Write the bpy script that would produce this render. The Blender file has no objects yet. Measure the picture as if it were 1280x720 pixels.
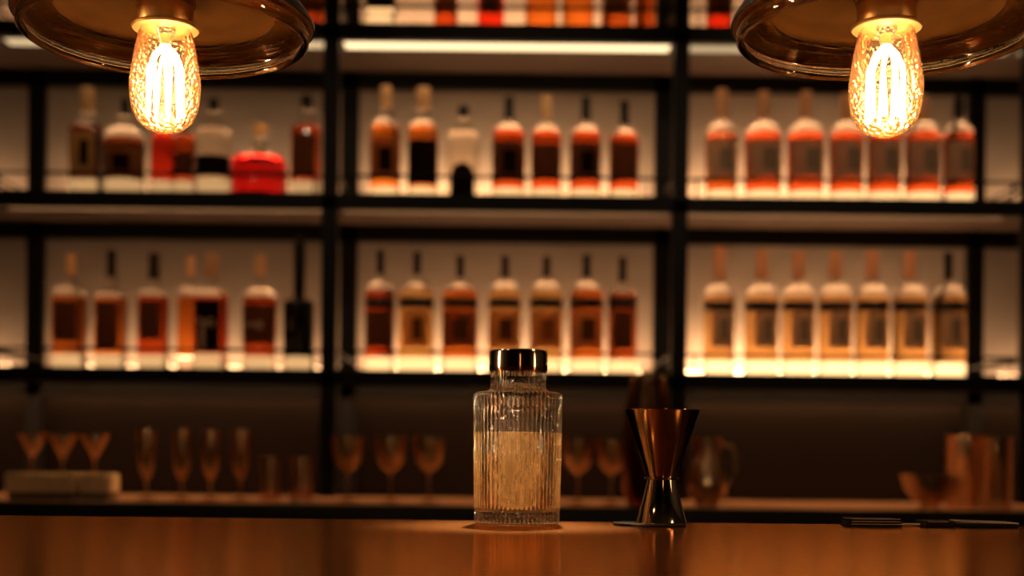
import bpy, bmesh, math, random
from mathutils import Matrix, Vector
random.seed(7)
S = bpy.context.scene
COL = S.collection
PI = math.pi
F = 1650.0
CZ = 1.1624            # camera height
ROLL = 0.0105
HY = 577.0

def P(x, y, Z):
    """point of the photograph (1280x720 frame) at depth Z, as a world position"""
    dx, dy = x - 640.0, y - HY
    c, s = math.cos(ROLL), math.sin(ROLL)
    return Vector(((dx*c + dy*s)*Z/F, Z, CZ - (-dx*s + dy*c)*Z/F))

# ------------------------------------------------------------------ materials
def newmat(name):
    m = bpy.data.materials.new(name); m.use_nodes = True
    nt = m.node_tree
    for n in list(nt.nodes): nt.nodes.remove(n)
    out = nt.nodes.new('ShaderNodeOutputMaterial')
    return m, nt, out
def principled(name, col, rough=.5, metal=0, trans=0, ior=1.45, emit=None, es=0, noise=0, nscale=30, bump=0, coat=0, spec=.5, stretch=(1,1,1)):
    m, nt, out = newmat(name)
    b = nt.nodes.new('ShaderNodeBsdfPrincipled')
    b.inputs['Base Color'].default_value = (*col, 1)
    b.inputs['Roughness'].default_value = rough
    b.inputs['Metallic'].default_value = metal
    b.inputs['Transmission Weight'].default_value = trans
    b.inputs['IOR'].default_value = ior
    b.inputs['Coat Weight'].default_value = coat
    b.inputs['Specular IOR Level'].default_value = spec
    if emit:
        b.inputs['Emission Color'].default_value = (*emit, 1)
        b.inputs['Emission Strength'].default_value = es
    if noise or bump:
        tc = nt.nodes.new('ShaderNodeTexCoord'); mp = nt.nodes.new('ShaderNodeMapping')
        mp.inputs['Scale'].default_value = stretch
        nt.links.new(tc.outputs['Object'], mp.inputs['Vector'])
        n = nt.nodes.new('ShaderNodeTexNoise'); n.inputs['Scale'].default_value = nscale
        n.inputs['Detail'].default_value = 4
        nt.links.new(mp.outputs['Vector'], n.inputs['Vector'])
        if noise:
            mx = nt.nodes.new('ShaderNodeMix'); mx.data_type = 'RGBA'
            mx.inputs['A'].default_value = (*[c*(1-noise) for c in col], 1)
            mx.inputs['B'].default_value = (*[min(1, c*(1+noise)) for c in col], 1)
            nt.links.new(n.outputs['Fac'], mx.inputs['Factor'])
            nt.links.new(mx.outputs['Result'], b.inputs['Base Color'])
        if bump:
            bp = nt.nodes.new('ShaderNodeBump'); bp.inputs['Strength'].default_value = bump
            bp.inputs['Distance'].default_value = .002
            nt.links.new(n.outputs['Fac'], bp.inputs['Height'])
            nt.links.new(bp.outputs['Normal'], b.inputs['Normal'])
    nt.links.new(b.outputs['BSDF'], out.inputs['Surface'])
    return m
def emitter(name, col, s):
    m, nt, out = newmat(name)
    e = nt.nodes.new('ShaderNodeEmission'); e.inputs['Color'].default_value = (*col, 1); e.inputs['Strength'].default_value = s
    nt.links.new(e.outputs[0], out.inputs['Surface'])
    return m
def thin_glass(name, tint=(1, 1, 1), gloss=(1, 1, 1), rough=.03, ior=1.5, lo=0.0, bump=0, nscale=60, haze=0, hazecol=(1, .6, .2)):
    """thin-walled glass: passes light straight through and mirrors by Fresnel"""
    m, nt, out = newmat(name)
    t = nt.nodes.new('ShaderNodeBsdfTransparent'); t.inputs['Color'].default_value = (*tint, 1)
    g = nt.nodes.new('ShaderNodeBsdfGlossy'); g.inputs['Color'].default_value = (*gloss, 1); g.inputs['Roughness'].default_value = rough
    fr = nt.nodes.new('ShaderNodeFresnel'); fr.inputs['IOR'].default_value = ior
    mx = nt.nodes.new('ShaderNodeMixShader')
    fac = fr.outputs[0]
    if lo:
        mm = nt.nodes.new('ShaderNodeMath'); mm.operation = 'ADD'; mm.use_clamp = True
        nt.links.new(fac, mm.inputs[0]); mm.inputs[1].default_value = lo; fac = mm.outputs[0]
    nt.links.new(fac, mx.inputs[0])
    if bump:
        tc = nt.nodes.new('ShaderNodeTexCoord')
        n = nt.nodes.new('ShaderNodeTexVoronoi'); n.inputs['Scale'].default_value = nscale; n.feature = 'SMOOTH_F1'
        nt.links.new(tc.outputs['Object'], n.inputs['Vector'])
        bp = nt.nodes.new('ShaderNodeBump'); bp.inputs['Strength'].default_value = bump; bp.inputs['Distance'].default_value = .002
        nt.links.new(n.outputs['Distance'], bp.inputs['Height'])
        nt.links.new(bp.outputs['Normal'], g.inputs['Normal']); nt.links.new(bp.outputs['Normal'], fr.inputs['Normal'])
    src = t.outputs[0]
    if haze:
        h = nt.nodes.new('ShaderNodeBsdfTranslucent'); h.inputs['Color'].default_value = (*hazecol, 1)
        hm = nt.nodes.new('ShaderNodeMixShader'); hm.inputs[0].default_value = haze
        nt.links.new(src, hm.inputs[1]); nt.links.new(h.outputs[0], hm.inputs[2]); src = hm.outputs[0]
    nt.links.new(src, mx.inputs[1]); nt.links.new(g.outputs[0], mx.inputs[2])
    nt.links.new(mx.outputs[0], out.inputs['Surface'])
    return m
def paper(name, col, tr=.4):
    m, nt, out = newmat(name)
    d = nt.nodes.new('ShaderNodeBsdfDiffuse'); t = nt.nodes.new('ShaderNodeBsdfTranslucent')
    tc = nt.nodes.new('ShaderNodeTexCoord'); n = nt.nodes.new('ShaderNodeTexNoise'); n.inputs['Scale'].default_value = 35
    nt.links.new(tc.outputs['Object'], n.inputs['Vector'])
    mc = nt.nodes.new('ShaderNodeMix'); mc.data_type = 'RGBA'
    mc.inputs['A'].default_value = (*[c*.7 for c in col], 1); mc.inputs['B'].default_value = (*[min(1, c*1.2) for c in col], 1)
    nt.links.new(n.outputs['Fac'], mc.inputs['Factor'])
    for b in (d, t): nt.links.new(mc.outputs['Result'], b.inputs['Color'])
    mx = nt.nodes.new('ShaderNodeMixShader'); mx.inputs[0].default_value = tr
    nt.links.new(d.outputs[0], mx.inputs[1]); nt.links.new(t.outputs[0], mx.inputs[2]); nt.links.new(mx.outputs[0], out.inputs['Surface'])
    return m

M = {}
M['black_steel'] = principled('black_steel', (.006, .005, .005), .5, .0, noise=.3, nscale=50, bump=.05, spec=.15)
M['dark_wall'] = principled('dark_wall', (.03, .022, .017), .7, noise=.3, nscale=6, bump=.05)
M['floor'] = principled('floor_tiles', (.03, .02, .014), .4, noise=.3, nscale=8)
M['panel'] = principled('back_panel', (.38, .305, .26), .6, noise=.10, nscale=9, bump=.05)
M['board_under'] = principled('shelf_board_stained', (.075, .045, .03), .5, noise=.2, nscale=12, bump=.05, stretch=(.2, 1, 1))
M['counter_stone'] = principled('back_counter_top', (.36, .18, .09), .35, noise=.25, nscale=14, bump=.03)
M['cabinet'] = principled('cabinet_black', (.006, .005, .005), .5, noise=.3, nscale=20)
M['steel'] = principled('polished_steel', (.42, .32, .22), .08, 1, noise=.05, nscale=40)
M['cap_metal'] = principled('dark_polished_cap', (.30, .20, .13), .10, 1, noise=.06, nscale=40)
M['brass'] = principled('aged_brass', (.50, .25, .07), .35, .8, noise=.25, nscale=45, bump=.25)
M['shade_black'] = principled('shade_black_enamel', (.006, .005, .005), .3, .0, noise=.3, nscale=50)
M['shade_lining'] = principled('shade_bronze_lining', (.22, .072, .013), .27, .8, noise=.25, nscale=14, bump=.06)
M['shade_solid'] = principled('shade_amber_glass', (1, .84, .52), .02, 0, 1, 1.5, noise=.03, nscale=45, bump=.25)
M['cord'] = principled('black_cord', (.01, .01, .01), .8, noise=.3, nscale=90)
M['bulb_glass'] = thin_glass('bulb_amber_glass', (1, .86, .64), (.62, .40, .19), .16, 1.5, .0, bump=.7, nscale=260, haze=.011, hazecol=(1, .50, .17))
M['shade_glass'] = thin_glass('shade_clear_glass', (.97, .80, .52), (1, .68, .32), .04, 1.55, .02, bump=.15, nscale=40)
M['filament'] = emitter('filament_glow', (1, .86, .68), 130)
M['clear'] = principled('clear_solid_glass', (.98, .94, .88), .03, 0, 1, 1.45, noise=.02, nscale=20)
M['shaker_glass'] = principled('shaker_crystal', (1, .97, .92), .01, 0, 1, 1.5, noise=.01, nscale=20)
def glint_liquid():
    m, nt, out = newmat('liquid_with_glints'); L = nt.links.new
    g = nt.nodes.new('ShaderNodeBsdfGlass'); g.inputs['IOR'].default_value = 1.36; g.inputs['Color'].default_value = (1, .93, .8, 1); g.inputs['Roughness'].default_value = .12
    tc = nt.nodes.new('ShaderNodeTexCoord'); mp = nt.nodes.new('ShaderNodeMapping'); mp.inputs['Scale'].default_value = (1, 1, .3)
    n = nt.nodes.new('ShaderNodeTexNoise'); n.inputs['Scale'].default_value = 420; n.inputs['Detail'].default_value = 2
    L(tc.outputs['Object'], mp.inputs['Vector']); L(mp.outputs['Vector'], n.inputs['Vector'])
    bp = nt.nodes.new('ShaderNodeBump'); bp.inputs['Strength'].default_value = 1; bp.inputs['Distance'].default_value = .003
    L(n.outputs['Fac'], bp.inputs['Height']); L(bp.outputs['Normal'], g.inputs['Normal'])
    d = nt.nodes.new('ShaderNodeBsdfDiffuse'); t = nt.nodes.new('ShaderNodeBsdfTranslucent')
    for q in (d, t): q.inputs['Color'].default_value = (1, .72, .40, 1)
    a = nt.nodes.new('ShaderNodeMixShader'); a.inputs[0].default_value = .5; L(d.outputs[0], a.inputs[1]); L(t.outputs[0], a.inputs[2])
    n2 = nt.nodes.new('ShaderNodeTexNoise'); n2.inputs['Scale'].default_value = 950; n2.inputs['Detail'].default_value = 2  # pale diffuse streaks stand in for sparkle refracted through the liquid
    mp2 = nt.nodes.new('ShaderNodeMapping'); mp2.inputs['Scale'].default_value = (1, 1, .07); L(tc.outputs['Object'], mp2.inputs['Vector']); L(mp2.outputs['Vector'], n2.inputs['Vector'])
    mr = nt.nodes.new('ShaderNodeMapRange'); mr.inputs['From Min'].default_value = .47; mr.inputs['From Max'].default_value = .55; mr.inputs['To Min'].default_value = .0; mr.inputs['To Max'].default_value = .85
    L(n2.outputs['Fac'], mr.inputs['Value'])
    b = nt.nodes.new('ShaderNodeMixShader'); L(mr.outputs[0], b.inputs[0]); L(g.outputs[0], b.inputs[1]); L(a.outputs[0], b.inputs[2])
    L(b.outputs[0], out.inputs['Surface']); return m
M['water'] = glint_liquid()
def crystal():
    m, nt, out = newmat('ribbed_crystal'); L = nt.links.new
    g = nt.nodes.new('ShaderNodeBsdfGlass'); g.inputs['IOR'].default_value = 1.5; g.inputs['Roughness'].default_value = .01; g.inputs['Color'].default_value = (1, .97, .92, 1)
    t = nt.nodes.new('ShaderNodeBsdfTransparent'); b = nt.nodes.new('ShaderNodeMixShader'); b.inputs[0].default_value = .07
    tc = nt.nodes.new('ShaderNodeTexCoord'); mp = nt.nodes.new('ShaderNodeMapping'); mp.inputs['Scale'].default_value = (1, 1, .35)
    n = nt.nodes.new('ShaderNodeTexNoise'); n.inputs['Scale'].default_value = 300; n.inputs['Detail'].default_value = 1
    L(tc.outputs['Object'], mp.inputs['Vector']); L(mp.outputs['Vector'], n.inputs['Vector'])
    bp = nt.nodes.new('ShaderNodeBump'); bp.inputs['Strength'].default_value = .35; bp.inputs['Distance'].default_value = .0015
    L(n.outputs['Fac'], bp.inputs['Height']); L(bp.outputs['Normal'], g.inputs['Normal'])
    L(g.outputs[0], b.inputs[1]); L(t.outputs[0], b.inputs[2]); L(b.outputs[0], out.inputs['Surface']); return m
M['shaker_glass'] = crystal()
M['bar_glass'] = thin_glass('barware_glass', (.92, .88, .82), (1, .74, .46), .20, 1.8, .28)
M['amber'] = principled('amber_spirit', (.9, .27, .04), .03, 0, 1, 1.36, noise=.05, nscale=18)
M['gold'] = principled('golden_spirit', (1, .62, .24), .03, 0, 1, 1.36, noise=.05, nscale=18)
M['red'] = principled('red_spirit', (.85, .045, .015), .03, 0, 1, 1.36, noise=.05, nscale=18)
M['espresso'] = principled('dark_spirit', (.16, .04, .012), .03, 0, 1, 1.36, noise=.05, nscale=18)
M['crimson'] = principled('crimson_spirit', (.50, .012, .012), .03, 0, 1, 1.36, noise=.05, nscale=18)
M['russet'] = principled('russet_spirit', (.72, .11, .022), .03, 0, 1, 1.36, noise=.05, nscale=18)
M['deep'] = principled('deep_brown_spirit', (.55, .12, .02), .03, 0, 1, 1.36, noise=.05, nscale=18)
M['clearfill'] = principled('clear_spirit', (.97, .88, .76), .03, 0, 1, 1.34, noise=.02, nscale=18)
M['black_glass'] = principled('black_bottle_glass', (.006, .005, .005), .12, noise=.2, nscale=20)
M['lab_tan'] = paper('label_tan', (.72, .52, .33))
M['lab_taupe'] = paper('label_taupe', (.40, .28, .18), .15)  # darker panel colour, paints the less lit part of the tan labels
M['lab_brown'] = paper('label_brown', (.26, .085, .03), .4)
M['lab_dark'] = paper('label_dark', (.02, .009, .006), .2)
M['lab_gold'] = paper('label_gold', (.90, .52, .18), .5)
M['lab_amber'] = paper('label_amber', (.55, .20, .06), .5)
M['band_dark'] = principled('neck_band_dark', (.012, .006, .004), .4, noise=.2, nscale=40)
M['cap_tan'] = principled('cap_tan_cork', (.62, .32, .13), .5, noise=.2, nscale=60)
M['cap_red'] = principled('cap_copper_foil', (.60, .26, .11), .4, .1, noise=.2, nscale=60)
M['cap_dark'] = principled('cap_black', (.010, .006, .004), .5, noise=.2, nscale=60, spec=.2)
M['emblem'] = principled('emblem_cream', (.70, .40, .22), .5, noise=.1, nscale=60)
M['cream_tray'] = paper('cream_tray', (.85, .66, .40), .1)
M['smoke_glass'] = thin_glass('smoked_brown_glass', (.55, .27, .12), (1, .62, .34), .25, 1.5, .06)
M['straw'] = principled('pale_wood', (.75, .5, .3), .5, noise=.2, nscale=60)
M['mat_edge'] = principled('mat_edge_metal', (.7, .55, .4), .3, .8, noise=.1, nscale=60)

def wood_top():
    m, nt, out = newmat('lacquered_wood')
    L = nt.links.new
    tc = nt.nodes.new('ShaderNodeTexCoord'); mp = nt.nodes.new('ShaderNodeMapping'); mp.inputs['Scale'].default_value = (.7, 14, 1)
    L(tc.outputs['Object'], mp.inputs['Vector'])
    n = nt.nodes.new('ShaderNodeTexNoise'); n.inputs['Scale'].default_value = 3.2; n.inputs['Detail'].default_value = 8; n.inputs['Distortion'].default_value = .6
    L(mp.outputs['Vector'], n.inputs['Vector'])
    w = nt.nodes.new('ShaderNodeTexBrick'); w.offset = .4
    mp2 = nt.nodes.new('ShaderNodeMapping'); L(tc.outputs['Object'], mp2.inputs['Vector'])
    L(mp2.outputs['Vector'], w.inputs['Vector'])
    w.inputs['Scale'].default_value = 1; w.inputs['Brick Width'].default_value = 1.3; w.inputs['Row Height'].default_value = .09
    w.inputs['Mortar Size'].default_value = .0012
    w.inputs['Color1'].default_value = (.060, .013, .003, 1); w.inputs['Color2'].default_value = (.035, .008, .002, 1); w.inputs['Mortar'].default_value = (.06, .018, .006, 1)
    cr = nt.nodes.new('ShaderNodeValToRGB'); cr.color_ramp.elements[0].position = .3; cr.color_ramp.elements[0].color = (.45, .40, .35, 1)
    cr.color_ramp.elements[1].position = .7; cr.color_ramp.elements[1].color = (1.3, 1.2, 1.1, 1)
    L(n.outputs['Fac'], cr.inputs[0])
    mx = nt.nodes.new('ShaderNodeMix'); mx.data_type = 'RGBA'; mx.blend_type = 'MULTIPLY'; mx.inputs['Factor'].default_value = 1
    L(w.outputs['Color'], mx.inputs['A']); L(cr.outputs[0], mx.inputs['B'])
    d = nt.nodes.new('ShaderNodeBsdfDiffuse'); L(mx.outputs['Result'], d.inputs['Color'])
    g = nt.nodes.new('ShaderNodeBsdfGlossy'); g.inputs['Roughness'].default_value = .165
    gm = nt.nodes.new('ShaderNodeMix'); gm.data_type = 'RGBA'
    gm.inputs['A'].default_value = (1, .42, .13, 1); gm.inputs['B'].default_value = (1, .56, .24, 1)
    L(n.outputs['Fac'], gm.inputs['Factor']); L(gm.outputs['Result'], g.inputs['Color'])
    bp = nt.nodes.new('ShaderNodeBump'); bp.inputs['Strength'].default_value = .12; bp.inputs['Distance'].default_value = .001
    L(n.outputs['Fac'], bp.inputs['Height']); L(bp.outputs['Normal'], g.inputs['Normal'])
    fr = nt.nodes.new('ShaderNodeFresnel'); fr.inputs['IOR'].default_value = 2.8
    ms = nt.nodes.new('ShaderNodeMixShader'); L(fr.outputs[0], ms.inputs[0]); L(d.outputs[0], ms.inputs[1]); L(g.outputs[0], ms.inputs[2])
    L(ms.outputs[0], out.inputs['Surface'])
    return m
M['wood'] = wood_top()

# ------------------------------------------------------------------ mesh helpers
def link(name, bm, mat, parent=None, smooth=False, loc=None, auto=None):
    me = bpy.data.meshes.new(name)
    bmesh.ops.recalc_face_normals(bm, faces=bm.faces[:])
    bm.to_mesh(me); bm.free()
    me.materials.append(M[mat] if isinstance(mat, str) else mat)
    if smooth:
        for p in me.polygons: p.use_smooth = True
        me.set_sharp_from_angle(angle=math.radians(auto or 40))
    o = bpy.data.objects.new(name, me); COL.objects.link(o)
    if parent: o.parent = parent
    if loc: o.location = loc
    return o
def empty(name, loc):
    o = bpy.data.objects.new(name, None); COL.objects.link(o); o.location = loc; o.empty_display_size = .05
    return o
def tag(o, label=None, cat=None, group=None, kind=None):
    if label: o['label'] = label
    if cat: o['category'] = cat
    if group: o['group'] = group
    if kind: o['kind'] = kind
    return o
def box(bm, x0, x1, y0, y1, z0, z1, bev=0):
    t = bmesh.new()
    r = bmesh.ops.create_cube(t, size=1)
    bmesh.ops.scale(t, vec=(x1-x0, y1-y0, z1-z0), verts=t.verts)
    bmesh.ops.translate(t, vec=((x0+x1)/2, (y0+y1)/2, (z0+z1)/2), verts=t.verts)
    if bev: bmesh.ops.bevel(t, geom=t.edges[:], offset=bev, segments=2, affect='EDGES', profile=.5)
    merge(bm, t)
def merge(bm, t):
    me = bpy.data.meshes.new('tmp'); t.to_mesh(me); t.free(); bm.from_mesh(me); bpy.data.meshes.remove(me)
def B(x0, x1, y0, y1, z0, z1, bev=0):
    bm = bmesh.new(); box(bm, x0, x1, y0, y1, z0, z1, bev); return bm
def lathe(prof, seg=40, closed=False, rf=None, bm=None, off=(0, 0, 0), arc=None):
    """revolve (r,z) points round z; rf(theta, i) scales the radius; closed joins last ring to first"""
    bm = bm or bmesh.new()
    rings = []
    n = seg if arc is None else seg+1
    for i, (r, z) in enumerate(prof):
        if r <= 1e-6:
            rings.append([bm.verts.new((off[0], off[1], off[2]+z))]); continue
        ring = []
        for k in range(n):
            a = 2*PI*k/seg if arc is None else arc[0] + (arc[1]-arc[0])*k/seg
            rr = r*(rf(a, i) if rf else 1)
            ring.append(bm.verts.new((off[0]+rr*math.cos(a), off[1]+rr*math.sin(a), off[2]+z)))
        rings.append(ring)
    pairs = list(zip(rings, rings[1:])) + ([(rings[-1], rings[0])] if closed else [])
    for a, b in pairs:
        if len(a) == 1 and len(b) == 1: continue
        m = n if arc is None else n-1
        for k in range(m):
            k2 = (k+1) % n
            if len(a) == 1: bm.faces.new((a[0], b[k], b[k2]))
            elif len(b) == 1: bm.faces.new((a[k], b[0], a[k2]))
            else: bm.faces.new((a[k], b[k], b[k2], a[k2]))
    return bm
def tube(bm, pts, r, seg=8, cap=True):
    pts = [Vector(p) for p in pts]; rings = []
    for i, p in enumerate(pts):
        d = (pts[min(i+1, len(pts)-1)] - pts[max(i-1, 0)]).normalized()
        u = d.cross(Vector((0, 0, 1)) if abs(d.z) < .9 else Vector((1, 0, 0))).normalized(); v = d.cross(u)
        rings.append([bm.verts.new(p + (u*math.cos(2*PI*k/seg) + v*math.sin(2*PI*k/seg))*r) for k in range(seg)])
    for a, b in zip(rings, rings[1:]):
        for k in range(seg): bm.faces.new((a[k], a[(k+1) % seg], b[(k+1) % seg], b[k]))
    if cap: bm.faces.new(rings[0][::-1]); bm.faces.new(rings[-1])
    return bm

# ------------------------------------------------------------------ room shell
WY = 4.50; PY = 4.365; RX = 3.4; FY = -2.6; CH = 3.0
for nm, a in (('floor', (-RX, RX, FY, WY, -.05, 0)), ('ceiling', (-RX, RX, FY, WY, CH, CH+.05)),
              ('wall_left', (-RX-.05, -RX, FY, WY, 0, CH)), ('wall_right', (RX, RX+.05, FY, WY, 0, CH)),
              ('wall_front', (-RX, RX, FY-.05, FY, 0, CH)), ('wall_back', (-RX, RX, WY, WY+.05, 0, CH))):
    tag(link(nm, B(*a), 'floor' if nm == 'floor' else 'dark_wall'), kind='structure')
# pale panelling behind the shelves, above the worktop
SH = [1.270, .774, .261]                 # board tops above the eye
zp0 = CZ + .250
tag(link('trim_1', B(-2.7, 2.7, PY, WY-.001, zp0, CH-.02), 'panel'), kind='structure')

# ------------------------------------------------------------------ shelving
UX = [-.538 + 1.02*k for k in range(-2, 4)]
YF, YR = 3.85, 4.30
shelf = empty('shelving_unit', (0, YF, CZ-.11))
tag(shelf, 'black steel open shelving full of backlit bottles against the rear wall', 'shelving')
O = Vector(shelf.location)
def sb(name, x0, x1, y0, y1, z0, z1, mat, bev=0, par=None):
    o = link(name, B(x0-O.x, x1-O.x, y0-O.y, y1-O.y, z0-O.z, z1-O.z, bev), mat, shelf)
    return o
ZT = CZ + 1.72
for x in UX:
    sb('upright', x-.023, x+.023, YF-.012, YF+.024, O.z, ZT, 'black_steel', .002)
    sb('upright', x-.028, x+.028, YR-.010, YR+.020, O.z, ZT, 'black_steel', .002)
RH = [.12, .10, .061]; CHH = [.11, .084, .034]
LED = {  # (shelf, bay): (under-light strength, riser strength, wash strength)
}
X0, X1 = UX[0], UX[-1]
for si, h in enumerate(SH + [1.755]):
    zt = CZ + h
    sb('front_beam', X0, X1, YF-.012, YF+.024, zt-.045, zt-.008, 'black_steel', .002)
    sb('rear_beam', X0, X1, YR-.010, YR+.020, zt-.062, zt-.0082, 'black_steel', .002)
    sb('shelf_board', X0, X1, YF-.012, PY-.001, zt-.008, zt, 'board_under')
    if si < 3:
        sb('board_edging', X0, X1, YF-.0145, YF-.0122, zt-.009, zt+.0015, 'black_steel')
# guard rails
for h in SH:
    for b in range(5):
        xa, xb = UX[b]+.018, UX[b+1]-.018
        bm = bmesh.new(); z = CZ+h+.056
        pts = [(xa-O.x, YR-.01-O.y, z-O.z), (xa-O.x+.004, YF+.03-O.y, z-O.z), (xa-O.x+.02, YF+.004-O.y, z-O.z),
               (xb-O.x-.02, YF+.004-O.y, z-O.z), (xb-O.x-.004, YF+.03-O.y, z-O.z), (xb-O.x, YR-.01-O.y, z-O.z)]
        tube(bm, pts, .0055, 8)
        for xx in (xa+.03, xb-.03):
            tube(bm, [(xx-O.x, YF+.004-O.y, CZ+h-O.z), (xx-O.x, YF+.004-O.y, z-O.z)], .0035, 8)
        link('guard_rail', bm, 'black_steel', shelf, True)
WARM = (1, .60, .26)
CREAM = (1, .70, .36)
bay_under = {0: [.25, .75, 1.9, .55, .3], 1: [.4, 1.15, 1.0, .95, .4], 2: [.1, .10, .10, .13, .1], 3: [.6, 1.2, 1.6, 1.2, .6]}
bay_base = {0: [.5, .6, .95, .9, .5], 1: [.38, .42, .9, 1.15, .4], 2: [.38, .58, 1.25, 2.0, .45]}
for si, h in enumerate(SH + [1.755]):
    for b in range(5):
        xa, xb = UX[b]+.02, UX[b+1]-.02
        zt = CZ + h
        # under-shelf light bar
        u = bay_under[si][b]
        if si == 2:
            sb('light_bar', xa, xb, YF+.030, YF+.050, zt-.020, zt-.0085, emitter('led_bar_glow', (1, .52, .22), 40), .003)  # hidden front bar added to brighten the glasses and worktop
            sb('light_bar', xa, xb, 4.325, 4.340, zt-.026, zt-.0085, emitter('led_bar_glow', WARM, 260*u), .003)
        else: sb('light_bar', xa, xb, YF+.030, YF+.165, zt-.020, zt-.0085, emitter('led_bar_glow', (1, .48, .19) if si else CREAM, u*(1.0)), .003)
        if si < 3:
            v = bay_base[si][b]
            sb('tape_channel', xa, xb, 4.262, 4.277, zt+.0005, zt+CHH[si], 'black_steel', .002)
            sb('light_tape', xa+.05, xb-.05, 4.278, 4.290, zt+CHH[si]-.020, zt+CHH[si]+.002, emitter('tape_glow', (1, .57, .27), 44.0*v), .002)

# ------------------------------------------------------------------ bottles
BZ = 4.022
def sq(n):
    if n == 2: return None
    def f(a, i=0):
        c, s = abs(math.cos(a)), abs(math.sin(a))
        return (c**n + s**n)**(-1/n)
    return f
def bottle(si, x, w, ycap, ycapb, ysh, ybody, label, liquid='amber', cap='cap_dark', capw=12, lab=None, cat='bottle', name='liquor_bottle',
           neckw=None, sqn=2, labspan=(.30, .86), fill=.45, group=None, stop=None, extra=None, depth=BZ, rot=0, inner=None, band=False, taper=1.0, flat=1.0, foot_h=None):
    m = depth/F
    p = P(x, HY-SH[si]*F/depth, depth)
    zb = CZ + SH[si] + .0006
    root = empty(name, (p.x, depth, zb))
    bay = max(k for k in range(5) if UX[k] <= p.x)        # glowing pad added behind the bottle's foot so its base looks lit
    pw = (w*m/2 + .004)*4.137/depth; px_ = p.x*4.137/depth
    if name != 'decanter' and depth != 4.075 and (si or x == 476):
        sb('foot_glow_pad', max(px_-pw, UX[bay]+.03), min(px_+pw, UX[bay+1]-.03), 4.132, 4.142, CZ+SH[si]+.0005, CZ+SH[si]+RH[si], emitter('pad_glow', (1, .57, .24), 1.3*bay_base[si][bay]), .004)
    tag(root, label, cat, group or ['bottles on the top shelf', 'bottles on the middle shelf', 'bottles on the lower shelf'][si])
    z = lambda y: P(x, y, depth).z - zb
    r = w*m/2; nr = (neckw*m/2) if neckw else max(.010, capw*m/2*.88)
    zs, zbt, zcb, zct = z(ysh), z(ybody), z(ycapb), z(ycap)
    rf = sq(sqn)
    rff = (lambda a, i: rf(a)) if rf else None
    def scale_y(o):
        if flat != 1: o.scale = (1, flat, 1)
        return o
    # thick clear foot
    zf = foot_h or [.045, .066 if x < 410 else .052, .050][si]
    foot = [(0, .003), (r*.80, .001), (r*.93, 0), (r*.985, .006), (r*taper*.998, zf-.001), (0, zf-.001)]
    scale_y(link('glass_base', lathe(foot, 36, rf=rff), 'clear', root, True))
    # shoulder curve
    sh = []
    for k in range(0, 11):
        t = k/10*PI/2
        sh.append((nr + (r-nr)*math.cos(t)**.9, zbt + (zs-zbt)*math.sin(t)))
    kf = int(fill*10)
    if liquid == 'black_glass':
        prof = [(0, zf), (r*taper, zf)] + sh + [(nr, zcb), (0, zcb)]
        scale_y(link('bottle_body', lathe(prof, 36, rf=rff), 'black_glass', root, True))
    else:
        low = [(0, zf), (r*taper*.998, zf), (r*.999, zf+.4*(zbt-zf))] + sh[:kf+1] + [(0, sh[kf][1])]
        scale_y(link('liquor_fill', lathe(low, 36, rf=rff), liquid, root, True))
        up = [(0, sh[kf][1]+.0006), (sh[kf][0]*.999, sh[kf][1]+.0006)] + sh[kf+1:] + [(nr, zcb-.0005), (0, zcb-.0005)]
        if len(up) > 3: scale_y(link('glass_neck', lathe(up, 36, rf=None if stop == 'x' else rff), 'clear' if liquid not in ('x',) else liquid, root, True))
    cr = capw*m/2
    if stop == 'ball':
        pr = [(0, zcb), (cr*.5, zcb), (cr*.5, zcb+.15*(zct-zcb))]
        for k in range(9):
            t = -PI/2*.7 + k/8*(PI/2*1.7); pr.append((max(0, cr*math.cos(t)) if k < 8 else 0, zcb+(zct-zcb)*(.58+.42*math.sin(t))))
        link('stopper', lathe(pr, 24), cap, root, True)
    else:
        pr = [(0, zcb-.0002), (cr*1.04, zcb), (cr*1.04, zcb+.25*(zct-zcb)), (cr*.97, zcb+.27*(zct-zcb)), (cr, zct-.003), (cr*.9, zct), (0, zct)]
        link('cap', lathe(pr, 24), cap, root, True)
    if band:   # dark ring round the top of the body
        scale_y(link('shoulder_band', lathe([(r*1.004, zbt-.002-.022), (r*1.012, zbt-.023), (r*1.012, zbt-.003), (r*1.004, zbt-.002)], 36, rf=rff), 'band_dark', root, True))
    if lab:
        a0, a1 = labspan; H = zbt - zf
        l0, l1 = zf + (1-a1)*H, zf + (1-a0)*H
        half = 1.25 if sqn == 2 else .70
        c0 = -PI/2 + rot
        pr = [(r*1.006, l0), (r*1.012, l0), (r*1.012, l1), (r*1.006, l1)]
        lo = scale_y(link('label', lathe(pr, 20, closed=True, rf=rff, arc=(c0-half, c0+half)), lab, root, True))
        if inner:
            hh = .45 if sqn == 2 else .28
            d = (l1-l0)*.2
            pr = [(r*1.0135, l0+d), (r*1.018, l0+d), (r*1.018, l1-d), (r*1.0135, l1-d)]
            lo2 = link('label_panel', lathe(pr, 10, closed=True, rf=rff, arc=(c0+.1-hh, c0+.1+hh)), inner, lo, True)
    if extra: extra(root, r, zf, zbt)
    return root

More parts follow.
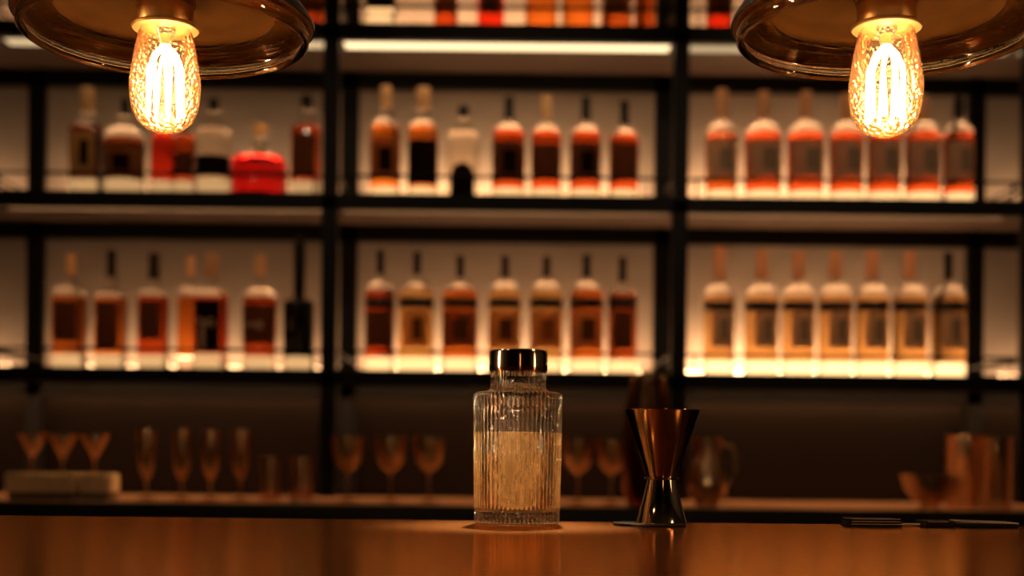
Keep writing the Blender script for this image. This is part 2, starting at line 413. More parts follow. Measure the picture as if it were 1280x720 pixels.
def arch_label(root, r, zf, zbt):
    """arched dark window label wrapped on the front"""
    bm = bmesh.new(); n = 16; half = .85; H = (zbt-zf)*.62
    lo, hi = [], []
    for k in range(n+1):
        a = -PI/2 + half*(-1+2*k/n); u = -1+2*k/n
        t = zf-.006 + H*(.55 + .45*math.sqrt(max(0, 1-u*u)))
        for rr, L in ((1.02, lo), (1.02, hi)):
            pass
        lo.append(bm.verts.new((r*1.02*math.cos(a), r*1.02*math.sin(a), zf-.006)))
        hi.append(bm.verts.new((r*1.02*math.cos(a), r*1.02*math.sin(a), t)))
    for k in range(n): bm.faces.new((lo[k], lo[k+1], hi[k+1], hi[k]))
    o = link('label', bm, 'lab_dark', root, True)
    md = o.modifiers.new('thickness', 'SOLIDIFY'); md.thickness = .0012
def cross_emblem(root, r, zf, zbt):
    bm = bmesh.new(); y = -r*1.03
    box(bm, -.020, .022, y-.0015, y, zf+.085, zf+.096); box(bm, -.019, -.007, y-.0015, y, zf+.010, zf+.082)
    box(bm, .004, .018, y-.0015, y, zf+.079, zf+.104, .001); box(bm, -.026, -.012, y-.0015, y, zf+.094, zf+.104, .001)
    link('emblem', bm, 'emblem', root)
def bar_emblem(root, r, zf, zbt):
    bm = bmesh.new(); y = -r*1.03
    box(bm, -.030, .012, y-.0015, y, zf+.088, zf+.097, .001); box(bm, .000, .018, y-.0015, y, zf+.080, zf+.102, .001)
    link('emblem', bm, 'emblem', root)
def faint_emblem(root, r, zf, zbt):
    bm = bmesh.new(); y = -r*1.02
    for dz, wd in ((.105, .010), (.090, .014), (.078, .012), (.045, .008), (.032, .008), (.018, .008)):
        box(bm, -.016-wd/2, -.016+wd/2, y-.0015, y, zf+dz, zf+dz+.007, .001)
    link('emblem', bm, principled('faint_gold_print', (.20, .10, .05), .5, noise=.2), root)

# --- middle shelf (row between the lamps), left bay
bottle(1, 108, 38, 110, 143, 154, 162, 'square dark bottle with gold-framed label and tan cork, far left of the middle shelf', 'espresso', 'cap_tan', 17, 'lab_gold', inner='lab_dark', sqn=5, labspan=(.10, .92), fill=.2, neckw=16, taper=.97)
bottle(1, 155, 50, 124, 146, 160, 178, 'round dark bottle with black stopper, just left of the left glowing bulb', 'espresso', 'cap_dark', 10, 'lab_amber', inner='lab_dark', labspan=(.25, .95), fill=.1, neckw=20)
bottle(1, 203, 30, 128, 150, 166, 180, 'slim red-filled bottle half hidden behind the left glowing bulb', 'red', 'cap_red', 11, fill=.7)
bottle(1, 230, 26, 130, 152, 168, 178, 'narrow red bottle with dark label behind right edge of the left bulb', 'russet', 'cap_red', 10, 'lab_brown', fill=.5)
bottle(1, 266, 44, 124, 140, 158, 176, 'clear bottle with low black label, right of the left glowing bulb', 'clearfill', 'cap_dark', 12, 'lab_dark', labspan=(.42, .92), fill=.5, neckw=18, rot=.1)
def decanter_feet(root, r, zf, zbt):
    bm = lathe([(.017, zbt+.050), (.026, zbt+.054), (.028, zbt+.066), (.026, zbt+.078), (.017, zbt+.082)], 24, closed=True)
    link('neck_ring', bm, 'clear', root, True)
bottle(1, 324, 68, 156, 171, 193, 207, 'squat bright red decanter with round glass stopper', 'crimson', 'gold', 21, None, stop='ball', fill=.3, neckw=13, sqn=2.6, cat='decanter', name='decanter', extra=decanter_feet, foot_h=.02)
bottle(1, 382, 36, 120, 138, 158, 165, 'dark maroon square-shouldered bottle against right post of the left bay', 'russet', 'cap_dark', 15, 'lab_brown', sqn=4, labspan=(.08, .90), fill=.5, neckw=16)
# centre bay
ctr = 'bottles on the middle shelf'
bottle(1, 481, 38, 108, 137, 149, 168, 'amber bottle with tall tan cap, leftmost in the centre bay, middle shelf', 'amber', 'cap_tan', 14, 'lab_amber', inner='lab_dark', labspan=(.15, .88), fill=.35)
bottle(1, 528, 38, 110, 138, 151, 169, 'bottle with tan cap and wide dark label left of the clear arch-label bottle', 'amber', 'cap_tan', 17, 'lab_dark', labspan=(.14, .96), fill=.35)
bottle(1, 578, 40, 133, 149, 163, 180, 'clear glass bottle with black arched label in the centre bay', 'clearfill', 'cap_dark', 14, None, fill=.6, foot_h=.03, extra=arch_label, neckw=16)
bottle(1, 635, 42, 122, 150, 155, 174, 'black-capped whisky bottle right of the clear arch-label bottle', 'russet', 'cap_dark', 12, 'lab_brown', inner='lab_dark', labspan=(.12, .88), fill=.35)
bottle(1, 682, 38, 120, 150, 157, 175, 'whisky bottle with pale-topped cap, fifth along the centre bay, middle shelf', 'russet', 'cap_tan', 13, 'lab_brown', labspan=(.15, .82), fill=.35)
bottle(1, 731, 39, 122, 152, 157, 176, 'reddish whisky bottle second from the right post of the centre bay, middle shelf', 'russet', 'cap_dark', 12, 'lab_brown', inner='lab_dark', labspan=(.12, .84), fill=.35)
bottle(1, 779, 37, 127, 158, 162, 178, 'shorter dark-capped whisky bottle at right end of centre bay, middle shelf', 'russet', 'cap_dark', 12, 'lab_brown', labspan=(.10, .82), fill=.35)
# right bay
R1 = [(901, 39, 112, 150, 'leftmost tan-label bottle beside the post, right bay, middle shelf', 'cap_red', 'deep'),
      (953, 45, 115, 150, 'tan-label bottle second from the post, below left rim of the right lamp', 'cap_red', 'russet'),
      (1006, 45, 115, 150, 'tan-label bottle immediately left of the right lamp bulb, one bottle away from it', 'cap_red', 'russet'),
      (1057, 42, 118, 152, 'tan-label bottle touching the left edge of the right glowing bulb', 'cap_red', 'russet'),
      (1104, 41, 120, 153, 'tan-label bottle directly beneath the right glowing bulb', 'cap_red', 'russet'),
      (1152, 43, 120, 153, 'tan-label bottle just right of the right glowing bulb', 'cap_red', 'russet'),
      (1197, 38, 122, 150, 'black-capped bottle at right end of right bay, middle shelf', 'cap_dark', 'russet')]
for x, w, a, b, lb, cp, lq in R1:
    bottle(1, x, w, a, b, 154, 176, lb, lq, cp, 15 if cp == 'cap_red' else 12, 'lab_tan', inner='lab_taupe', labspan=(.06, .76), fill=.2, rot=.15)
# --- lower shelf, left bay
bottle(2, 87, 41, 318, 345, 358, 372, 'copper-capped square brown bottle, leftmost on the lower shelf', 'amber', 'cap_tan', 11, 'lab_brown', sqn=3.5, labspan=(.10, .80), fill=0, neckw=13, taper=.93)
bottle(2, 138, 38, 313, 346, 363, 374, 'tall black-capped brown bottle second from left on the lower shelf', 'amber', 'cap_dark', 12, 'lab_brown', sqn=3.5, labspan=(.08, .90), fill=0, neckw=13)
bottle(2, 191, 36, 317, 349, 361, 372, 'black-capped amber bottle third from left on the lower shelf', 'russet', 'cap_dark', 14, 'lab_brown', sqn=3.5, labspan=(.10, .75), fill=0, neckw=13)
bottle(2, 237, 30, 321, 347, 360, 372, 'amber bottle partly behind the black-label emblem bottle', 'amber', 'cap_tan', 10, None, sqn=3, fill=0, neckw=12, depth=4.075)
bottle(2, 263, 42, 317, 347, 360, 373, 'bottle with black label and cream emblem, lower shelf of left bay', 'russet', 'cap_tan', 15, 'lab_dark', sqn=3.2, labspan=(.05, .98), fill=0, neckw=14, extra=cross_emblem, depth=3.965)
bottle(2, 324, 42, 320, 345, 359, 376, 'amber bottle with small gold bar emblem, beside the black bottle', 'russet', 'cap_tan', 12, 'lab_brown', labspan=(.10, .80), fill=.1, extra=bar_emblem, taper=.93)
bottle(2, 373, 39, 297, 306, 374, 380, 'all-black long-necked bottle taller than its neighbours', 'black_glass', 'cap_dark', 11, None, fill=0, neckw=15, extra=faint_emblem)
# centre bay
C2 = [(474, 37, 313, 342, 'dark-label whisky bottle, leftmost in centre bay of lower shelf', 'lab_brown', None, 'russet', 2),
      (520, 44, 315, 343, 'gold-label bottle with dark panel, second in centre bay of lower shelf', 'lab_gold', 'lab_brown', 'gold', 3),
      (574, 45, 320, 347, 'broad amber bottle third in centre bay, left of the glass shaker', 'lab_amber', 'lab_brown', 'amber', 2),
      (630, 41, 320, 347, 'amber bottle on lower shelf standing right above the shaker cap', 'lab_gold', 'lab_brown', 'gold', 2),
      (682, 41, 321, 347, 'gold-label bottle just right of the shaker cap', 'lab_gold', 'lab_amber', 'gold', 2),
      (732, 42, 319, 347, 'amber bottle with brown centre panel, second from right in centre bay, lower shelf', 'lab_gold', 'lab_brown', 'amber', 2),
      (777, 36, 322, 352, 'dark red bottle with short shoulder, rightmost in centre bay, lower shelf', 'lab_brown', None, 'deep', 3)]
for x, w, a, b, lb, l, inn, lq, sn in C2:
    bottle(2, x, w, a, b, 352 if x != 777 else 360, 374, lb, lq, 'cap_dark', 10, l, inner=inn, sqn=sn, labspan=(.22, .84), fill=.3, neckw=12, band=True)
R2 = [(898, 38, 309, 'tan-label bottle beside the post, first in right bay of lower shelf'),
      (951, 41, 313, 'tan-label bottle second from the post, right bay, lower shelf'),
      (997, 40, 315, 'tan-label bottle third from the post, right bay, lower shelf'),
      (1043, 41, 315, 'tan-label bottle in the middle of the right bay, lower shelf'),
      (1089, 41, 314, 'tan-label bottle third from the right end of the lower shelf row'),
      (1136, 42, 315, 'tan-label bottle next to last in the lower shelf row'),
      (1184, 42, 316, 'black-capped tan-label bottle, last at right end of lower shelf')]
for i, (x, w, a, lb) in enumerate(R2):
    bottle(2, x, w, a, 350, 357, 378, lb, 'gold', 'cap_red' if i < 6 else 'cap_dark', 15 if i < 6 else 11, 'lab_tan', inner='lab_taupe', sqn=2.4, labspan=(.18, .78), fill=.2, neckw=13, band=True, rot=.12)
# --- top shelf, only the lower bodies show under the frame edge
T = [(27, 18, 'orange bottle at far left of the top shelf', 'amber', 'lab_brown', 2),
     (356, 36, 'red bottle behind right rim of the left lamp, top shelf', 'red', 'lab_brown', 2),
     (390, 30, 'slim red bottle beside the post above the left bay', 'russet', 'lab_amber', 2),
     (476, 38, 'black bottle with cream base, leftmost over the centre bay', 'black_glass', None, 3),
     (557, 30, 'brown-orange bottle second over the centre bay on the top shelf', 'russet', 'lab_amber', 2),
     (613, 34, 'bright red bottle third over the centre bay on the top shelf', 'red', 'lab_brown', 3),
     (676, 40, 'amber faceted bottle fourth over the centre bay on the top shelf', 'amber', None, 2),
     (722, 40, 'amber faceted bottle fifth over the centre bay on the top shelf', 'amber', None, 2),
     (770, 38, 'dark arched bottle sixth over the centre bay on the top shelf', 'deep', 'lab_amber', 2),
     (806, 26, 'small reddish bottle at the right end over the centre bay', 'deep', None, 2),
     (899, 34, 'red bottle beside the post over the right bay, top shelf', 'red', 'lab_brown', 2),
     (949, 34, 'orange-red bottle partly behind left rim of the right lamp, top shelf', 'russet', 'lab_amber', 2)]
for x, w, lb, lq, l, sn in T:
    bottle(0, x, w, -95, -65, -58, -38, lb, lq, 'cap_dark', 12, l, sqn=sn, labspan=(.15, .80), fill=.4, foot_h=.10 if x == 476 else None)

# ------------------------------------------------------------------ back counter
BT = CZ - .121
bc = empty('back_counter', (0, 3.9, 0)); tag(bc, 'low dark back counter under the shelves with a tan worktop', 'counter')
link('worktop', B(-2.65, 2.65, 3.62-3.9, PY-.002-3.9, BT-.035, BT, .003), 'counter_stone', bc)
link('edge_strip', B(-2.65, 2.65, 3.612-3.9, 3.6195-3.9, BT-.04, BT-.001, .001), 'cabinet', bc)
link('base_cabinet', B(-2.6, 2.6, 3.66-3.9, PY-.01-3.9, .08, BT-.036), 'cabinet', bc)
link('plinth', B(-2.58, 2.58, 3.72-3.9, PY-.01-3.9, .001, .079), 'cabinet', bc)
for k in range(6):
    x = -2.58 + k*.87
    d = link('door', B(x, x+.85, 3.64-3.9, 3.659-3.9, .10, BT-.05, .002), 'cabinet', bc)
    bm = bmesh.new(); tube(bm, [(x+.06, 3.622-3.9, BT-.30), (x+.06, 3.622-3.9, BT-.12)], .005); tube(bm, [(x+.06, 3.622-3.9, BT-.29), (x+.06, 3.642-3.9, BT-.29)], .004); tube(bm, [(x+.06, 3.622-3.9, BT-.13), (x+.06, 3.642-3.9, BT-.13)], .004)
    link('handle', bm, 'brass', d, True)
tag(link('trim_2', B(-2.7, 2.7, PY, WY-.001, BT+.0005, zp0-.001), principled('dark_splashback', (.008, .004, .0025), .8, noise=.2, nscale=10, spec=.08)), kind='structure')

# stemware / barware on the back counter
GZ = 3.80
gm = GZ/F
def glassware(name, x, z0, prof, label, cat, group, depth=GZ, mat='bar_glass', parts=None):
    p = P(x, 620, depth)
    r = empty(name, (p.x, depth, z0+.0004)); tag(r, label, cat, group)
    for pn, pr, mt in parts:
        link(pn, lathe(pr, 32, closed=(pn in ('bowl', 'glass_wall'))), mt or mat, r, True, auto=60)
    return r
def shell(pts, t=.0014):
    """double-walled open profile from outer points (bottom to top)"""
    inn = [(max(0, r-t), z+(t if i == 0 else 0)) for i, (r, z) in enumerate(pts)]
    return pts + inn[::-1]
def stemmed(name, x, z0, htot, rb, bowl, label, cat, group, depth=GZ, footr=.030):
    """bowl: list of (r fraction, height fraction)"""
    pr = [(f*rb, h*htot) for f, h in bowl]
    zb = pr[0][1]
    foot = [(0, 0), (footr, 0), (footr, .0018), (footr*.5, .004), (.006, .008), (0, .008)]
    stem = [(0, .0081), (.0045, .0082), (.0030, .02), (.0030, zb-.012), (.006, zb-.001), (0, zb-.001)]
    bm_parts = [('foot', foot, None), ('stem', stem, None)]
    r = glassware(name, x, z0, None, label, cat, group, depth, parts=bm_parts)
    link('bowl', lathe(shell([(0.001, zb)]+pr[1:]), 36, closed=True), 'bar_glass', r, True, auto=60)
    return r
ZTR = 0.054
# cream trays with three cocktail glasses
trA = P(50, 600, GZ); trB = P(118, 600, GZ)
for (xa, xb, lb) in ((6, 93, 'long low cream tray under the two left cocktail glasses'), (100, 134, 'short cream tray under the rightmost wide cocktail glass')):
    pa, pb = P(xa, 600, GZ-.06), P(xb, 600, GZ-.06)
    r = empty('tray', ((pa.x+pb.x)/2, GZ, BT+.0005)); tag(r, lb, 'tray', 'cream trays on the back counter')
    hw = (pb.x-pa.x)/2
    link('tray_body', B(-hw, hw, -.06, .06, .018, .072, .004), 'cream_tray', r)
    link('tray_base', B(-hw+.006, hw-.006, -.055, .055, 0, .0175), 'cabinet', r)
for x, lb in ((40, 'leftmost wide V-shaped cocktail glass standing on the cream tray'), (78, 'middle wide V-shaped cocktail glass above the cream tray'), (118, 'rightmost wide V-shaped cocktail glass on the short cream tray')):
    stemmed('cocktail_glass', x, BT+.073, .115, .0435, [(0, .35), (.12, .38), (1.0, .98), (1.0, 1.0)], lb, 'glass', 'cocktail glasses on the cream trays')
for x, lb in ((183, 'champagne flute standing apart, leftmost of the four flutes'), (227, 'second champagne flute from the left on the back counter'), (263, 'third champagne flute from the left on the back counter'), (300, 'rightmost of the four champagne flutes, beside the tumblers')):
    stemmed('champagne_flute', x, BT, .205, .029, [(0, .28), (.35, .30), (.75, .45), (.95, .70), (1.0, .98), (1.0, 1.0)], lb, 'glass', 'champagne flutes on the back counter')
for x, lb in ((434, 'tulip wine glass leftmost of three left of the shaker'), (488, 'middle tulip wine glass of three left of the shaker'), (536, 'tulip wine glass nearest the shaker on its left'), (722, 'tulip wine glass just right of the shaker body'), (764, 'tulip wine glass between the shaker and the jigger')):
    stemmed('wine_glass', x, BT, .190, .046, [(0, .46), (.35, .48), (.78, .60), (.92, .75), (.98, .92), (1.0, 1.0)], lb, 'glass', 'tulip wine glasses on the back counter')
for x, w, lb in ((338, 26, 'short straight tumbler right of the champagne flutes'), (377, 30, 'straight tumbler beside the dark gap under the post')):
    rr = w*gm/2
    glassware('tumbler', x, BT, None, lb, 'glass', 'tumblers on the back counter', parts=[
        ('glass_wall', shell([(rr*.9, .0125), (rr*.93, .06), (rr, .128)], .0018), None), ('thick_base', [(0, 0), (rr*.86, 0), (rr*.9, .003), (rr*.9, .012), (0, .012)], None)])
for x, w, h, lb, dz in ((1204, 44, .210, 'tall straight mixing beaker behind the small bowl at right', 3.84), (1246, 36, .205, 'tall straight beaker at the far right of the back counter', 3.76)):
    rr = w*gm/2
    glassware('beaker', x, BT, None, lb, 'glass', 'tall beakers at right', depth=dz, parts=[
        ('glass_wall', shell([(rr*.97, .0135), (rr, .02), (rr, h-.006), (rr*1.08, h)], .002), None), ('thick_base', [(0, 0), (rr*.92, 0), (rr*.97, .003), (rr*.97, .013), (0, .013)], None)])
# small wide bowl at right
glassware('glass_bowl', 1163, BT, None, 'small wide amber-lit bowl in front of the tall beakers', 'bowl', None, depth=3.70, parts=[
    ('foot', [(0, 0), (.030, 0), (.030, .006), (.018, .010), (0, .010)], None),
    ('bowl', shell([(.012, .0105), (.045, .022), (.070, .055), (.082, .090), (.086, .097)], .003), None)])
# handled glass pitcher right of the jigger
pt = glassware('glass_pitcher', 884, BT, None, 'rounded glass pitcher with handle just right of the jigger', 'pitcher', None, depth=3.72, parts=[
    ('glass_wall', shell([(.030, .0125), (.052, .03), (.058, .07), (.040, .125), (.036, .16), (.044, .195)], .003), None),
    ('thick_base', [(0, 0), (.03, 0), (.034, .004), (.03, .012), (0, .012)], None)])
bm = bmesh.new(); tube(bm, [(.040, 0, .175), (.065, 0, .172), (.080, 0, .145), (.078, 0, .10), (.066, 0, .07), (.055, 0, .065)], .0055, 10)
link('handle', bm, 'bar_glass', pt, True)
# tall smoked jug behind the jigger
glassware('carafe', 808, BT, None, 'tall smoked brown carafe rising behind the metal jigger', 'carafe', None, depth=3.66, mat='smoke_glass', parts=[
    ('glass_wall', shell([(.055, .0125), (.068, .05), (.070, .16), (.062, .27), (.050, .33), (.048, .345)], .003), None),
    ('thick_base', [(0, 0), (.052, 0), (.055, .004), (.055, .012), (0, .012)], None),
    ('lid', [(0, .346), (.047, .346), (.049, .350), (.044, .362), (.012, .366), (.012, .376), (0, .378)], 'cap_metal')])

# ------------------------------------------------------------------ front bar
BH = CZ - .0624
bar = empty('bar_counter', (0, .9, 0)); tag(bar, 'long polished orange-brown wooden bar counter across the foreground', 'counter')
link('bar_top', B(-2.3, 2.3, .30-.9, 1.392-.9, BH-.05, BH, .002), 'wood', bar)
link('front_panel', B(-2.2, 2.2, .42-.9, .45-.9, .0, BH-.051), 'wood', bar)
link('back_panel', B(-2.2, 2.2, 1.30-.9, 1.33-.9, .0, BH-.051), 'cabinet', bar)
bm = bmesh.new(); tube(bm, [(-2.2, .36-.9, .20), (2.2, .36-.9, .20)], .022, 16)
for x in (-1.8, -.6, .6, 1.8): tube(bm, [(x, .36-.9, .20), (x, .42-.9, .20)], .012, 12)
link('foot_rail', bm, 'brass', bar, True)

# ------------------------------------------------------------------ ribbed glass shaker
SZ = 1.32; sm = SZ/F
p = P(646, 655, SZ)
sk = empty('cocktail_shaker', (p.x, SZ, BH+.0003)); tag(sk, 'ribbed clear glass cocktail shaker with dark metal cap on the bar', 'shaker')
NR = 60; SEG = NR*8
def ribf(amp, on):
    def f(a, i):
        if not on[i]: return 1
        return 1 - amp*on[i]*(1-abs(math.cos(a*NR/2)))
    return f
Rb = .0447; hb = .1300
zt = lambda y: P(646, y, SZ).z - BH
pts = [(0, .0025, 0), (.036, .0015, 0), (.0395, 0, 0), (.0418, .0012, .3), (.0428, .004, .8), (.0430, .011, 1), (.0424, .0135, .5), (.0430, .016, 1), (.0440, .07, 1), (Rb, .122, 1), (Rb, .1265, .7), (.0440, .1295, .3), (.0400, .1312, .0),
       (.0310, .1325, 0), (.0285, .1345, 0), (.0275, .137, .6), (.0277, .140, 1), (.0277, .150, 1), (.0275, .1525, .3), (.0262, .1530, 0)]
inner = [(.0245, .1525), (.0245, .137), (.0265, .1325), (.036, .1290), (.0405, .124), (.0405, .07), (.0395, .020), (.036, .0125), (0, .0115)]
prof = [(r, z) for r, z, o in pts] + inner
on = [o for _, _, o in pts] + [0]*len(inner)
link('shaker_body', lathe(prof, SEG, rf=ribf(.062, on)), 'shaker_glass', sk, True, auto=70)
hl = zt(541)
liq = [(0, .0120), (.0350, .0128), (.0386, .0200), (.0398, .07), (.0398, hl-.001), (.0394, hl), (0, hl)]
link('liquid', lathe(liq, 96), 'water', sk, True)
zc0, zc1 = zt(465), zt(438.5)
cap = [(0, zc1-.0003), (.0262, zc1), (.0284, zc1-.0008), (.0291, zc1-.0028), (.0291, zc0+.002), (.0286, zc0), (.0262, zc0), (.0262, zc0-.006), (.0240, zc0-.006), (.0240, zc1-.003), (0, zc1-.003)]
link('shaker_cap', lathe(cap, 96), 'cap_metal', sk, True)

# ------------------------------------------------------------------ jigger on its coaster
JZ = 1.32
pc = P(812, 655, JZ)
co = empty('coaster', (pc.x, JZ, BH+.0003)); tag(co, 'thin round dark coaster under the metal jigger', 'coaster')
link('coaster_disc', lathe([(0, 0), (.0355, 0), (.0364, .0008), (.0366, .0022), (.0352, .0030), (.0345, .0022), (0, .0022)], 64), principled('coaster_leather', (.02, .010, .006), .6, spec=.15, noise=.3, nscale=60, bump=.1), co, True)
p = P(828, 655, JZ)
jg = empty('jigger', (p.x-.0012, JZ, BH+.0027)); tag(jg, 'polished double-cone metal jigger standing beside the shaker', 'jigger')
jt = P(828, 512.5, JZ).z - jg.location.z; jw = P(828, 598, JZ).z - jg.location.z
def cup(zr, zw, rr, rw):
    s = 1 if zr > zw else -1
    o = [(rw, zw), (rw*.98+.0006, zw+s*.003), ((rr+rw)/2-.0008, (zr+zw)/2), (rr-.0006, zr-s*.0012), (rr, zr-s*.0006), (rr, zr), (rr-.0010, zr)]
    i = [((rr+rw)/2-.0018, (zr+zw)/2), (rw-.0012, zw+s*.005), (0, zw+s*.0045)]
    return o+i
link('upper_cup', lathe(cup(jt, jw+.0006, .0376, .0150), 96), 'steel', jg, True, auto=50)
link('lower_cup', lathe(cup(0, jw-.0006, .0258, .0150), 96), 'steel', jg, True, auto=50)
link('waist_ring', lathe([(.0140, jw-.0012), (.0168, jw-.0012), (.0174, jw), (.0168, jw+.0012), (.0140, jw+.0012)], 64, closed=True), 'steel', jg, True)

# ------------------------------------------------------------------ flat things at the far edge of the bar
EZ = 1.365
def slab(name, xa, xb, h, lb, cat, mat, grp=None, z=0, dep=.04, round_=False):
    pa, pb = P(xa, 655, EZ), P(xb, 655, EZ); hw = (pb.x-pa.x)/2
    r = empty(name, ((pa.x+pb.x)/2, EZ, BH+.0003+z)); tag(r, lb, cat, grp)
    return r, hw
for k, nm in enumerate(('lowest', 'middle', 'topmost')):
    r, hw = slab('square_coaster', 1056+k, 1120-k*.6, .002, 'thin black square coaster, %s of the small stack at the right' % nm, 'coaster', 'cabinet', 'stacked black coasters', z=k*.0027)
    link('coaster_pad', B(-hw, hw, -.022, .018, 0, .0019, .0004), 'cap_dark', r)
    link('stitched_rim', B(-hw+.001, hw-.001, -.0222, -.0218, .0019, .0025), 'mat_edge', r)
r, hw = slab('wooden_pick', 1118, 1152, .002, 'short pale wooden pick lying right of the coaster stack', 'pick', 'straw')
bm = bmesh.new(); tube(bm, [(-hw, 0, .0013), (hw*.7, .003, .0013), (hw, .0035, .0013)], .0012, 8); link('pick_stick', bm, 'straw', r, True)
r, hw = slab('bar_mat', 1151, 1186, .006, 'small black rubber bar mat near the far edge of the bar', 'bar mat', 'cabinet')
link('mat_pad', B(-hw, hw, -.02, .018, 0, .0058, .0008), 'cap_dark', r); link('rim', B(-hw+.001, hw*.5, -.0205, -.0201, .0050, .0056), 'mat_edge', r)
r, hw = slab('metal_tray', 1194, 1263, .006, 'flat dark serving tray with thin bright rim at the right end', 'tray', 'cabinet')
link('tray_base', B(-hw, hw, -.022, .018, 0, .0040, .001), 'cap_dark', r)
bm = bmesh.new(); tube(bm, [(-hw, -.022, .0058), (hw, -.022, .0044), (hw, .018, .0044), (-hw, .018, .0058), (-hw, -.022, .0058)], .0006, 6)
link('rim', bm, 'mat_edge', r, True)

# ------------------------------------------------------------------ pendant lamps
def pendant(px, depth, label, tilt=0):
    m = depth/F
    s = depth/1.23 * 1.0
    base = P(px, 49, depth)
    root = empty('pendant_lamp', (base.x, depth, base.z)); tag(root, label, 'lamp', 'pendant lamps over the bar')
    # everything relative to the lower lip of the shade; a = up
    Rg = .1297
    glass = [(Rg-.0045, .0030), (Rg-.003, .0006), (Rg, 0), (Rg+.0022, .0020), (Rg+.0026, .009), (Rg+.0015, .0165), (Rg-.003, .0195), (Rg-.014, .0205), (Rg-.030, .0240),
             (Rg-.030, .0215), (Rg-.014, .0175), (Rg-.005, .0155), (Rg-.0022, .0110)]
    link('glass_rim', lathe(glass, 96, closed=True), 'shade_solid', root, True, auto=70)
    outer = [(.1355, .0150), (.1362, .0172), (.1300, .0260), (.105, .0410), (.070, .0560), (.045, .0640), (.0300, .0720), (.0300, .0735), (.045, .0660), (.070, .0600-.0005), (.105, .0450), (.1300, .0290), (.1374, .0182), (.1372, .0150)]
    link('metal_shade', lathe(outer, 96, closed=True), 'shade_black', root, True, auto=60)
    lin = [(.1360, .0168), (.1280, .0238), (.112, .0330), (.108, .0375), (.104, .0385), (.075, .0500), (.068, .0535), (.045, .0600), (.0265, .0630), (.0265, .0615), (.045, .0585), (.068, .0515), (.075, .0480), (.104, .0365), (.108, .0350), (.112, .0310), (.1275, .0222), (.1360, .0155)]
    link('shade_lining', lathe(lin, 96, closed=True), 'shade_lining', root, True, auto=60)
    f0 = .0095     # flange height above the lip
    sock = [(0, f0+.001), (.0235, f0+.001), (.0255, f0+.004), (.0255, .030), (.0272, .032), (.0272, .037), (.0255, .039), (.0255, .060), (.0285, .0625), (.0285, .078), (.022, .090), (.008, .100), (0, .100)]
    link('socket', lathe(sock, 48), 'brass', root, True)
    fl = [(.0235, f0), (.0300, f0-.001), (.0312, f0+.0008), (.0300, f0+.0024), (.0235, f0+.003)]
    link('socket_flange', lathe(fl, 64, closed=True), 'brass', root, True)
    # bulb
    bp = [(0, -.0875), (.008, -.0868), (.017, -.0835), (.0250, -.0765), (.0303, -.0655), (.0323, -.0530), (.0325, -.0400), (.0305, -.0250), (.0275, -.0080), (.0248, .0050), (.0225, f0-.0005)]
    t = .0008
    bulb = link('bulb', lathe(bp, 64), 'bulb_glass', root, True, auto=80)
    stem = [(0, -.010), (.004, -.010), (.006, -.002), (.0095, f0-.001), (0, f0-.001)]
    link('glass_stem', lathe(stem, 20), 'clear', bulb, True)
    fb = bmesh.new(); n = 9
    for k in range(n):
        a0 = 2*PI*k/n; a1 = a0 + .25
        top = (.0105*math.cos(a0), .0105*math.sin(a0), -.0150); bot = (.0160*math.cos(a1), .0160*math.sin(a1), -.0720)
        mid = (.0155*math.cos(a0+.1), .0155*math.sin(a0+.1), -.028)
        tube(fb, [(.002*math.cos(a0), .002*math.sin(a0), -.006), top, mid, bot], .0014, 6)
    link('filament', fb, 'filament', bulb, True)
    ch = CH - base.z
    cb = bmesh.new(); tube(cb, [(0, 0, .100), (0, 0, ch-.02)], .0035, 10); link('cord', cb, 'cord', root, True)
    link('ceiling_rose', lathe([(0, ch-.0005), (.05, ch-.0005), (.05, ch-.010), (.02, ch-.028), (0, ch-.028)], 40), 'brass', root, True)
    return root
pendant(207, 1.23, 'glowing filament pendant lamp with black shade, upper left')
pendant(1108, 1.178, 'glowing filament pendant lamp with black shade, upper right')

# unseen warm lights added in the room for fill and highlights
def area(name, loc, size, e, col, rot, spread=None):
    l = bpy.data.lights.new(name, 'AREA'); l.shape = 'RECTANGLE'; l.size, l.size_y = size; l.energy = e; l.color = col
    o = bpy.data.objects.new(name, l); COL.objects.link(o); o.location = loc; o.rotation_euler = rot
    if spread: l.spread = spread
    return o
area('added_fill_left', (-1.7, -.2, 2.9), (.3, .3), 4, (1, .62, .32), (0, 0, 0))  # added overhead fill, no lamp seen there
area('added_strip_left', (-2.9, .95, 1.55), (.08, 1.7), 40, (1, .70, .40), (PI/2, 0, -PI/2), 1.0)  # unseen strip lights added for upright highlights on jigger and shaker
area('added_strip_right', (2.9, .1, 1.55), (.06, 1.7), 24, (1, .66, .36), (PI/2, 0, PI/2), 1.0)
area('added_strip_behind', (.45, -2.5, 1.65), (.14, 1.7), 4.5, (1, .50, .20), (PI/2, 0, 0))
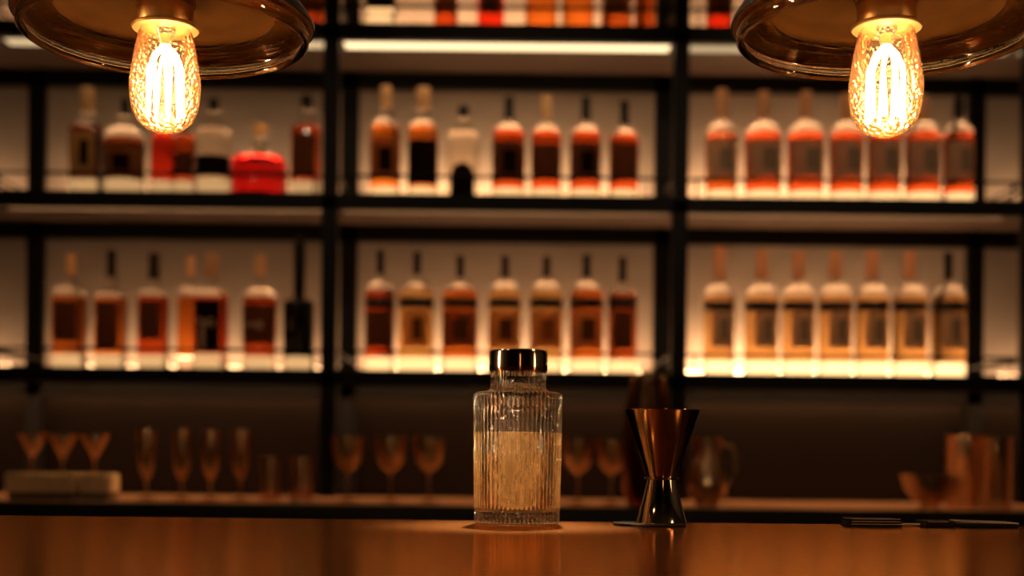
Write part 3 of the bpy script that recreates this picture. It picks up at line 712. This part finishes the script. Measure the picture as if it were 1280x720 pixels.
def spot(name, loc, aim, e, ang, col):
    l = bpy.data.lights.new(name, 'SPOT'); l.energy = e; l.color = col; l.spot_size = ang; l.spot_blend = .8; l.shadow_soft_size = .04
    o = bpy.data.objects.new(name, l); COL.objects.link(o); o.location = loc
    o.rotation_euler = (Vector(aim)-Vector(loc)).to_track_quat('-Z', 'Y').to_euler()
spot('added_label_spot_right', (.9, 1.9, 2.85), (1.0, 4.0, CZ+.75), 20, .7, (1, .68, .40))  # unseen spots added to brighten the bottle labels
spot('added_shaker_spot', (.06, 2.25, 2.75), (.005, 1.32, BH+.065), 760, .135, (1, .72, .42))  # unseen spot added from behind to make the shaker's liquid glow
spot('added_label_spot_left', (-.9, 1.9, 2.85), (-1.0, 4.0, CZ+.7), 12, .7, (1, .66, .38))
spot('added_label_spot_centre', (.0, 1.9, 2.85), (0, 4.0, CZ+.75), 12, .7, (1, .66, .38))
area('added_fill_right', (1.5, .6, 2.9), (.3, .3), 3, (1, .62, .32), (0, 0, 0))  # second added overhead fill

# ------------------------------------------------------------------ world and camera
w = bpy.data.worlds.new('dark_room'); S.world = w; w.use_nodes = True
w.node_tree.nodes['Background'].inputs[0].default_value = (.01, .006, .004, 1); w.node_tree.nodes['Background'].inputs[1].default_value = .2
cd = bpy.data.cameras.new('camera'); cam = bpy.data.objects.new('camera', cd); COL.objects.link(cam); S.camera = cam
cd.sensor_width = 36; cd.lens = 36*F/1280; cd.shift_y = (HY-360)/1280; cd.clip_start = .01
cam.matrix_world = Matrix.Translation((0, 0, CZ)) @ Matrix.Rotation(PI/2, 4, 'X') @ Matrix.Rotation(ROLL, 4, 'Z')
cd.dof.use_dof = True; cd.dof.focus_distance = 1.275; cd.dof.aperture_fstop = cd.lens/1000/.0138
S.view_settings.view_transform = 'Standard'; S.view_settings.look = 'None'; S.view_settings.gamma = 1; S.view_settings.exposure = .22
S.view_settings.use_curve_mapping = False
c = S.cycles
c.max_bounces = 24; c.transmission_bounces = 20; c.transparent_max_bounces = 32; c.glossy_bounces = 8; c.diffuse_bounces = 4
c.caustics_refractive = True; c.caustics_reflective = False; c.sample_clamp_indirect = 6; c.blur_glossy = .5
c.use_denoising = True
